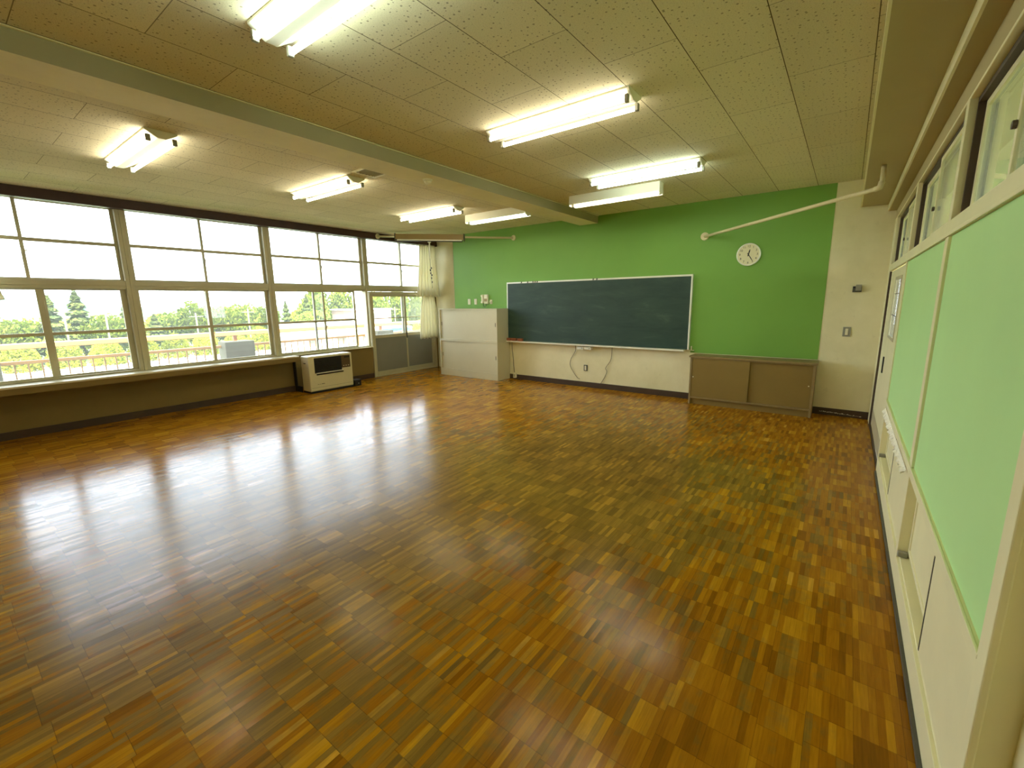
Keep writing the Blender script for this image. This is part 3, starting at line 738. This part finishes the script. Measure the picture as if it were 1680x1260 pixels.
# projection screen case hung on the left pipe
S = thing('projection_screen', 'rolled up projection screen in a tan case hung across the left corner', 'screen', P0+D_*1.0-Vector((0, 0, .09)))
side = Vector((-D_.y, D_.x, 0)).normalized()
def along(a, c, oz0, oz1, os0, os1):
    """box along the pipe direction between distances a..c, vertical offsets oz, sideways offsets os"""
    b = BM(); vs = []
    for s_ in (a, c):
        for w_ in (os0, os1):
            for z_ in (oz0, oz1):
                vs.append(b.b.verts.new(P0+D_*s_+side*w_+Vector((0, 0, z_))))
    for f in ((0,1,3,2),(4,6,7,5),(0,4,5,1),(2,3,7,6),(0,2,6,4),(1,5,7,3)): b.b.faces.new([vs[i] for i in f])
    return b
L0_, L1_ = .46, 1.85
obj('case', along(L0_-.03, L1_+.03, -.062, .045, -.095, -.021), M['screen_case'], S, bevel=.01)
obj('roller', BM().tube([P0+D_*(L0_)-side*.06-Vector((0, 0, .082)), P0+D_*(L1_)-side*.06-Vector((0, 0, .082))], .019, 12), M['dark'], S)
obj('bottom_bar', along(L0_+.02, L1_, -.088, -.063, -.118, -.0955), M['white_enamel'], S, bevel=.003)
obj('end_cap', along(L0_-.045, L0_-.03, -.085, .055, -.10, -.018), M['dgrey'], S, bevel=.003)
obj('end_cap', along(L1_+.03, L1_+.045, -.085, .055, -.10, -.018), M['dgrey'], S, bevel=.003)
pc = P0+D_*1.15-side*.06-Vector((0, 0, .104))
pk = thing('pull_pole', 'thin white pull pole with black clips hanging from the projection screen', 'pole', pc-Vector((0, 0, 1.0)))
obj('hook_plate', BM().disc(pc-Vector((0, 0, .012)), (0, 0, 1), .035, .01, 24, .003), M['alu'], pk)
obj('pole', BM().tube([pc-Vector((0, 0, .012)), pc-Vector((0, 0, .33))], .014, 10), M['white_enamel'], pk, smooth=True)
obj('cord', BM().tube([pc-Vector((0, 0, .33)), pc-Vector((-.01, 0, .55)), pc-Vector((-.03, 0, .92))], .0035, 6), M['dgrey'], pk)
for i, (dx, dz) in enumerate(((.028, .52), (-.01, .56), (.0, .62), (.035, .66), (.02, .72), (.03, .80))):
    q = pc+Vector((dx, 0, -dz)); obj('clip', BM().box(q.x-.008, q.x+.008, q.y-.008, q.y+.008, q.z-.018, q.z+.018), M['black'], pk, bevel=.002)

# ------------------------------------------------------------------ ceiling lamps
WARM = (1.0, .90, .68, 1); COOL = (.84, 1.0, .84, 1)
M['tube_warm'] = emit('warm fluorescent tube', WARM, 9.5); M['tube_cool'] = emit('greenish fluorescent tube', COOL, 9.5); M['tube_off'] = M['white_enamel']
def lamp(mat, label, x, y):
    """surface lamp with an angled base and two bare tubes; origin on the ceiling"""
    t = thing('ceiling_lamp', label, 'ceiling lamp', (x, y, ZC), 'twin tube ceiling lamps')
    L = .635
    h = ZC-.0006
    obj('housing', BM().prism([(y-.115, h), (y-.115, h-.012), (y-.03, h-.062), (y+.03, h-.062), (y+.115, h-.012), (y+.115, h)], 0, x-L, x+L), M['white_enamel'], t, bevel=.002)
    for s in (-1, 1):
        yy = y+s*.092; zz = ZC-.072
        for e in (-1, 1):
            obj('socket', BM().box(x+e*(L-.022)-.013, x+e*(L-.022)+.013, yy-.017, yy+.017, zz-.022, zz+.030), M['tube_cap'], t, bevel=.005)
        obj('tube', BM().tube([(x-L+.036, yy, zz), (x+L-.036, yy, zz)], .0155, 16), mat, t, smooth=True)
    return t
for (x, y, c, lb) in ((-1.97, 1.36, 'cool', 'greenish white twin tube lamp cut off by the top edge of the picture'),
                      (-1.97, 3.25, 'warm', 'warm twin tube lamp right of the beam, nearest one fully in view'),
                      (-1.99, 5.17, 'cool', 'greenish white twin tube lamp just in front of the boxed chalkboard lamp'),
                      (-5.33, 1.45, 'warm', 'warm twin tube lamp left of the beam, nearest to the camera'),
                      (-5.30, 3.27, 'warm', 'warm twin tube lamp left of the beam, middle one beside the ceiling vent'),
                      (-5.52, 5.20, 'warm', 'warm twin tube lamp left of the beam, nearest the screen case'),
                      (-1.97, -.6, 'off', 'unlit twin tube lamp right of the beam behind the camera'),
                      (-5.33, -.5, 'off', 'unlit twin tube lamp left of the beam behind the camera')):
    lamp(M['tube_'+c], lb, x, y)
def board_lamp(mat, label, xa, xb, y, zt):
    t = thing('board_lamp', label, 'ceiling lamp', ((xa+xb)/2, y, ZC), 'boxed chalkboard lamps')
    w = .15
    b = BM()
    b.box(xa, xb, y-w/2, y-w/2+.004, zt-.085, ZC-.0006).box(xa, xa+.004, y-w/2+.004, y+w/2, zt-.105, ZC-.0006).box(xb-.004, xb, y-w/2+.004, y+w/2, zt-.105, ZC-.0006)
    b.box(xa+.004, xb-.004, y+w/2-.004, y+w/2, zt-.11, ZC-.0006)
    b.box(xa+.004, xb-.004, y-w/2+.004, y+w/2-.004, ZC-.03, ZC-.0006)
    obj('hood', b, M['white_enamel'], t)
    z = zt-.092
    for e in (xa+.022, xb-.022): obj('socket', BM().box(e-.014, e+.014, y-.0, y+.035, z-.02, z+.09), M['tube_cap'], t, bevel=.004)
    obj('tube', BM().tube([(xa+.04, y+.018, z), (xb-.04, y+.018, z)], .0155, 16), mat, t, smooth=True)
board_lamp(M['tube_warm'], 'white boxed lamp right of the beam aimed at the chalkboard', -3.27, -2.0, 5.80, 3.0)
board_lamp(M['tube_cool'], 'white boxed lamp left of the beam aimed at the green wall', -5.30, -4.06, 5.86, 3.0)
# vent and detector
vt = thing('ceiling_vent', 'square ceiling vent with pale frame left of the beam', 'vent', (-4.33, 3.22, ZC))
obj('frame', BM().box(-4.50, -4.16, 3.10, 3.125, ZC-.016, ZC-.0005).box(-4.50, -4.16, 3.375, 3.40, ZC-.016, ZC-.0005).box(-4.50, -4.475, 3.125, 3.375, ZC-.016, ZC-.0005).box(-4.185, -4.16, 3.125, 3.375, ZC-.016, ZC-.0005), M['louvre'], vt, bevel=.003)
b = BM()
for i in range(6): b.prism([(3.135+i*.04, ZC-.002), (3.15+i*.04, ZC-.014), (3.154+i*.04, ZC-.014), (3.139+i*.04, ZC-.002)], 0, -4.475, -4.185)
obj('slats', b, M['beam_side'], vt)
obj('backing', BM().box(-4.475, -4.185, 3.125, 3.375, ZC-.0018, ZC-.0006), M['dgrey'], vt)
dt = thing('heat_detector', 'small round ivory detector under the ceiling beam', 'detector', (-3.76, 3.53, 2.905))
obj('base', BM().disc((-3.76, 3.53, 2.9045), (0, 0, -1), .052, .016, 32, .003), M['ivory'], dt)
obj('dome', BM().tube([(-3.76, 3.53, 2.888), (-3.76, 3.53, 2.868), (-3.76, 3.53, 2.858), (-3.76, 3.53, 2.855)], .036, 28, [.04, .036, .022, .005]), M['ivory'], dt, smooth=True)

# ------------------------------------------------------------------ balcony
XB = -9.75
struct('floor_balcony', BM().box(XB-.12, XL-.181, YB-1.0, 12.5, -.17, -.03), M['concrete'])
XK = XB-.02
def rail(name, label, z0, z1, w, parts=None):
    return tag(obj(name, BM().box(XK-w/2, XK+w/2, -2.9, 12.4, z0, z1), M['rail'], bevel=.006), label, 'railing')
BR = thing('balcony_railing', 'tan steel balcony railing with thick top rail outside the windows', 'railing', (XK, 4.5, -.03))
obj('top_rail', BM().box(XK-.075, XK+.075, -2.9, 12.4, 1.0, 1.085), M['rail'], BR, bevel=.01)
b = BM(); pier = [(3.48, 4.02), (.05, .60), (-2.9, -2.5), (7.0, 7.5), (11.9, 12.4)]
gaps = [(-2.5, .05), (.60, 3.48), (4.02, 7.0), (7.5, 11.9)]
for a, c in gaps: b.box(XK-.025, XK+.025, a, c, .775, .825)
obj('lower_rail', b, M['rail'], BR)
for a, c in gaps:
    n = int((c-a)/.148)
    for i in range(1, n+1):
        y = a+i*(c-a)/(n+1); obj('baluster', BM().box(XK-.009, XK+.009, y-.009, y+.009, .10, .775), M['rail'], BR)
    obj('foot_rail', BM().box(XK-.02, XK+.02, a, c, .07, .10), M['rail'], BR)
for (a, c) in pier:
    obj('rail_post', BM().box(XK-.03, XK+.03, (a+c)/2-.03, (a+c)/2+.03, .90, 1.0), M['rail_orange'], BR)
pl = ['weathered concrete pier of the balcony railing seen through the middle window', 'concrete pier of the balcony railing at the left picture edge', 'concrete pier of the balcony railing at its near end out of the picture', 'concrete pier of the balcony railing outside the balcony door', 'concrete pier of the balcony railing at its far end']
for (a, c), lb in zip(pier, pl):
    tag(obj('concrete_pier', BM().box(XK-.12, XK+.22, a, c, -.03, .895), M['concrete'], bevel=.012), lb, 'pier', 'piers of the balcony railing')

# ------------------------------------------------------------------ outdoors
GZ = -4.2
struct('ground', BM().box(-62, -40, -90, 120, GZ-.3, GZ), M['yard'])
struct('ground_unseen', BM().box(-40, 60, -90, 120, GZ-.3, GZ), M['unseen_ground'])  # unseen dark ground, added to shape a shadow band on the ceiling
struct('ground_far', BM().box(-1500, -62, -900, 1400, GZ-.6, GZ-.05), M['far_ground'])
# the storey below, carrying the balcony
struct('wall_storey_below', BM().box(XL-.18, 2.75, -3.1, 12.1, GZ, -.2), M['concrete'])
struct('roof', BM().box(XL-.35, 3.0, -3.3, 12.4, 3.25, 3.5), M['concrete'])
def leaves(shape, n, size, seed):
    rnd = random.Random(seed); b = bmesh.new()
    for i in range(n):
        if shape == 'cone':
            h = rnd.random()**.75; r = (1-h)**.85*(.35+.65*abs(math.sin(h*26)))*.5*math.sqrt(rnd.uniform(.25, 1))
            h = .06+h*.94
        elif shape == 'broad':
            while True:
                q = Vector((rnd.uniform(-1, 1), rnd.uniform(-1, 1), rnd.uniform(-1, 1)))
                if .35 < q.length < 1: break
            k = 1+.22*math.sin(5*q.x+3*q.z)*math.cos(4*q.y+2)
            h = .56+q.z*.44*k; r = math.hypot(q.x, q.y)*.5*k
        else:
            h = rnd.random(); r = .5*math.sqrt(1-(max(h-.35, 0)/.65)**2)*math.sqrt(rnd.uniform(.3, 1))
        a = rnd.uniform(0, 2*PI)
        if shape == 'broad': a = math.atan2(q.y, q.x)
        c = Vector((r*math.cos(a), r*math.sin(a), h)); s = size*rnd.uniform(.5, 1.3)
        u = Vector((rnd.gauss(0, 1), rnd.gauss(0, 1), rnd.gauss(0, 1))).normalized(); w = u.orthogonal().normalized()
        if shape == 'cone': u = Vector((math.cos(a), math.sin(a), -.25)).normalized(); w = Vector((-math.sin(a), math.cos(a), rnd.uniform(-.4, .4))).normalized()
        v = u.cross(w); 
        vs = [b.verts.new(c+w*s*.6), b.verts.new(c+u*s), b.verts.new(c-w*s*.6), b.verts.new(c-u*s*.8+v*s*.3)]
        b.faces.new(vs)
    return b
def mesh_of(name, b, m):
    me = bpy.data.meshes.new(name); b.to_mesh(me); b.free(); me.materials.append(m); return me
KM = {'cone': ([mesh_of('needles', leaves('cone', 2600, .055, s), M['leaf_pine']) for s in (1, 2)], 'conifer_tree', 'conifer'),
      'broad': ([mesh_of('leaves', leaves('broad', 2800, .05, s), M['leaf_broad']) for s in (3, 4)], 'leafy_tree', 'tree'),
      'bush': ([mesh_of('leaves', leaves('bush', 1700, .06, s), M['leaf_hedge']) for s in (5, 6)], 'hedge_bush', 'bush')}
tb = BM().tube([(0, 0, 0), (0, 0, .5), (.01, 0, .93)], .03, 8, [.03, .02, .006]); TM = mesh_of('trunk', tb.b, M['bark'])
def tree(kind, x, y, ztop, width, label, group, z0=GZ):
    meshes, name, cat = KM[kind]
    t = thing(name, label, cat, (x, y, z0), group)
    h = ztop-z0; t.scale = (width, width, h); t.rotation_euler = (0, 0, random.uniform(0, 6.28))
    o = bpy.data.objects.new('crown', random.choice(meshes)); C.objects.link(o); o.parent = t
    if kind != 'bush':
        o = bpy.data.objects.new('trunk', TM); C.objects.link(o); o.parent = t
G1 = 'trees beyond the yard'
for a in ((-70, 4.3, 1.9, 5.5, 'cone', 'pale conifer at the left picture edge beyond the hedge'),
          (-66, 8.3, 2.7, 4.2, 'cone', 'narrow conifer right behind the first window post beyond the hedge'),
          (-70, 11.0, 3.3, 5.2, 'cone', 'tallest pointed conifer in front of the hazy hill'),
          (-68, 13.0, .6, 5.0, 'broad', 'low leafy tree right of the tallest conifer'),
          (-68, 6.4, .4, 5.0, 'broad', 'bright leafy tree left of the tallest conifer'),
          (-70, 15.2, 1.9, 3.6, 'cone', 'conifer just left of the second window post'),
          (-70, 17.9, .5, 3.6, 'cone', 'small conifer just right of the second window post'),
          (-72, 20.2, .6, 4.2, 'broad', 'olive leafy tree left of the dense middle grove'),
          (-70, 22.4, 1.9, 5.0, 'broad', 'bright green leafy tree crowning the middle grove'),
          (-71, 24.3, 1.6, 3.6, 'cone', 'blue green conifer at the right of the middle grove'),
          (-72, 26.7, 1.5, 4.5, 'broad', 'leafy tree above the concrete pier, left one'),
          (-72, 29.2, 1.6, 4.8, 'broad', 'leafy tree above the concrete pier, right one'),
          (-72, 32.3, 1.3, 4.5, 'broad', 'leafy tree left of the third window post'),
          (-70, 34.6, 2.0, 3.0, 'cone', 'sparse dark conifer in the third window'),
          (-70, 38.0, 2.9, 3.6, 'cone', 'pointed conifer above the pale roof in the third window'),
          (-67, 37.3, .6, 5.5, 'broad', 'green leafy tree below the pointed conifer'),
          (-74, 41.5, 3.0, 5.0, 'broad', 'tall leafy tree behind the overlapping window stiles'),
          (-80, 45.5, 4.6, 4.6, 'broad', 'tall leafy tree left above the white building'),
          (-80, 50.5, 4.8, 4.6, 'broad', 'tall leafy tree right above the white building'),
          (-74, 54.6, 3.6, 4.6, 'broad', 'leafy tree in the left part of the balcony door glass'),
          (-74, 59.4, 4.0, 4.6, 'broad', 'leafy tree in the middle of the balcony door glass'),
          (-74, 64.2, 3.6, 4.6, 'broad', 'leafy tree near the curtain in the balcony door glass'),
          (-74, 69.0, 3.6, 4.6, 'broad', 'leafy tree behind the lower curtain'),
          (-66, 1.5, 1.5, 5, 'broad', 'leafy tree beyond the left picture edge')):
    x, y, zt, w, k, lb = a; tree(k, x, y, zt, w, lb, G1)
lbs = 'yellow green hedge bush in the row edging the white yard'
for i in range(19):
    y = -1+i*3.0+random.uniform(-.08, .08)
    if 33 < y < 50: continue
    tree('bush', -60+random.uniform(-.6, .6), y, -1.5+random.uniform(-.45, .5), 2.75, lbs, 'hedge bushes along the yard')
for i in range(14):
    y = 0+i*5.6+random.uniform(-.3, .3)
    tree('bush', -86+random.uniform(-1, 1), y, -.1+random.uniform(-.6, .6), 4.9, 'pale green scrub in the second row behind the hedge', 'scrub behind the hedge')
# buildings outdoors
def house(name, label, x0, x1, y0, y1, zr, ze, wallm, roofm, nwin, flat=False):
    t = thing(name, label, 'building', ((x0+x1)/2, (y0+y1)/2, GZ))
    obj('wall', BM().box(x0, x1, y0, y1, GZ, ze), wallm, t)
    if flat: obj('roof', BM().box(x0-.2, x1+.2, y0-.2, y1+.2, ze, zr), roofm, t)
    else: obj('roof', BM().prism([(x0-.6, ze), (x1+.6, ze), (x1+.3, ze+.15), ((x0+x1)/2, zr), (x0-.3, ze+.15)], 1, y0-.5, y1+.5), roofm, t)
    for i in range(nwin):
        yy = y0+(i+.5)*(y1-y0)/nwin
        w = obj('window', BM().box(x1, x1+.06, yy-.6, yy+.6, ze-1.5, ze-.4), M['alu'], t)
        obj('pane', BM().box(x1+.061, x1+.07, yy-.52, yy+.52, ze-1.42, ze-.48), M['dgrey'], w)
    return t
house('low_house', 'low white house with a pale grey roof behind the balcony railing', -49, -44, 22.5, 32.5, -.35, -1.35, M['house'], M['roof'], 3)
house('white_building', 'pale pink and white flat building among the trees', -72, -66, 43.5, 51.5, .62, .45, M['house_pink'], M['house'], 3, True)
house('blue_shed', 'pale blue shed right of the low white house', -56, -51, 36.5, 43, -1.75, -1.95, M['house_blue'], M['roof'], 2, True)
# utility poles
for n, (x, y, z, lb) in enumerate(((-64, 9.0, 1.5, 'utility pole beside the tallest conifer'), (-64, 12.2, 1.2, 'utility pole right of the tallest conifer'), (-62, 19.9, .7, 'utility pole in front of the middle grove'), (-60, 24.9, 1.1, 'utility pole left of the third window post'), (-60, 47.6, .9, 'utility pole in the balcony door glass'))):
    t = thing('utility_pole', lb, 'pole', (x, y, GZ), 'utility poles')
    obj('pole', BM().tube([(x, y, GZ), (x, y, z)], .09, 8), M['concrete'], t)
    obj('crossarm', BM().box(x-.05, x+.05, y-.7, y+.7, z-.45, z-.37), M['dgrey'], t)
# distant hill
b = bmesh.new(); NX, NY = 14, 60; gr = []
for j in range(NY+1):
    row = []
    for i in range(NX+1):
        y = -500+j*20; u = i/NX
        H = 20*math.exp(-((y-85)/85)**2)+15*math.exp(-((y+120)/130)**2)+3.5*math.sin(y*.045)+2*math.sin(y*.11+1)
        row.append(b.verts.new((-740-u*220, y, GZ-3+max(H+3, 0)*math.sin(PI*u)**.7)))
    gr.append(row)
for j in range(NY):
    for i in range(NX): b.faces.new((gr[j][i], gr[j][i+1], gr[j+1][i+1], gr[j+1][i]))
tag(obj('distant_hill', b, M['hill'], smooth=True), 'hazy blue green hill on the horizon behind the conifers', 'hill')

# ------------------------------------------------------------------ light
w = bpy.data.worlds.new('World'); bpy.context.scene.world = w; w.use_nodes = True
nt = w.node_tree; bg = nt.nodes['Background']
tc = nt.nodes.new('ShaderNodeTexCoord'); sp = nt.nodes.new('ShaderNodeSeparateXYZ'); nt.links.new(tc.outputs['Generated'], sp.inputs[0])
rp = nt.nodes.new('ShaderNodeValToRGB'); nt.links.new(sp.outputs[2], rp.inputs[0])
rp.color_ramp.elements[0].position = 0; rp.color_ramp.elements[0].color = (.82, .91, 1, 1)
rp.color_ramp.elements[1].position = .8; rp.color_ramp.elements[1].color = (.66, .80, 1, 1)
nt.links.new(rp.outputs[0], bg.inputs[0]); bg.inputs[1].default_value = 4.7
sun = bpy.data.lights.new('Sun', 'SUN'); sun.energy = 14; sun.angle = .03; sun.color = (1, .95, .86)
so = bpy.data.objects.new('Sun', sun); C.objects.link(so)
so.rotation_euler = Vector((-.42, .25, -.87)).to_track_quat('-Z', 'Y').to_euler()
def portal(name, x, y, z, sx, sy, rot):
    l = bpy.data.lights.new(name, 'AREA'); l.shape = 'RECTANGLE'; l.size = sx; l.size_y = sy; l.cycles.is_portal = True
    o = bpy.data.objects.new(name, l); C.objects.link(o); o.location = (x, y, z); o.rotation_euler = rot
portal('Window portal', XL-.25, (YB+YR)/2, 1.82, 2.25, 9.7, (0, -PI/2, 0))
portal('Corridor portal', 2.9, 4.5, 1.7, 1.6, 15, (0, PI/2, 0))

# ------------------------------------------------------------------ camera
cam = bpy.data.cameras.new('Camera'); co_ = bpy.data.objects.new('Camera', cam); C.objects.link(co_)
f = 723.4986
cam.sensor_fit = 'HORIZONTAL'; cam.sensor_width = 36; cam.lens = f/1680*36; cam.clip_start = .02; cam.clip_end = 3000
yaw, pitch, roll = (math.radians(v) for v in (-37.00553, -10.66872, -.80723))
fw = Vector((math.sin(yaw)*math.cos(pitch), math.cos(yaw)*math.cos(pitch), math.sin(pitch)))
r0 = Vector((math.cos(yaw), -math.sin(yaw), 0)); u0 = r0.cross(fw)
r_ = math.cos(roll)*r0+math.sin(roll)*u0; u_ = -math.sin(roll)*r0+math.cos(roll)*u0
m = Matrix((r_, u_, -fw)).transposed().to_4x4(); m.translation = (0, 0, 1.605)
co_.matrix_world = m
sc = bpy.context.scene; sc.camera = co_
sc.view_settings.view_transform = 'Standard'; sc.view_settings.look = 'None'; sc.view_settings.gamma = 1
sc.view_settings.use_curve_mapping = False; sc.view_settings.exposure = 1.32
sc.cycles.max_bounces = 10; sc.cycles.diffuse_bounces = 6; sc.cycles.glossy_bounces = 4; sc.cycles.transparent_max_bounces = 12
sc.cycles.sample_clamp_indirect = 8; sc.cycles.use_denoising = True
sc.cycles.caustics_reflective = False; sc.cycles.caustics_refractive = False
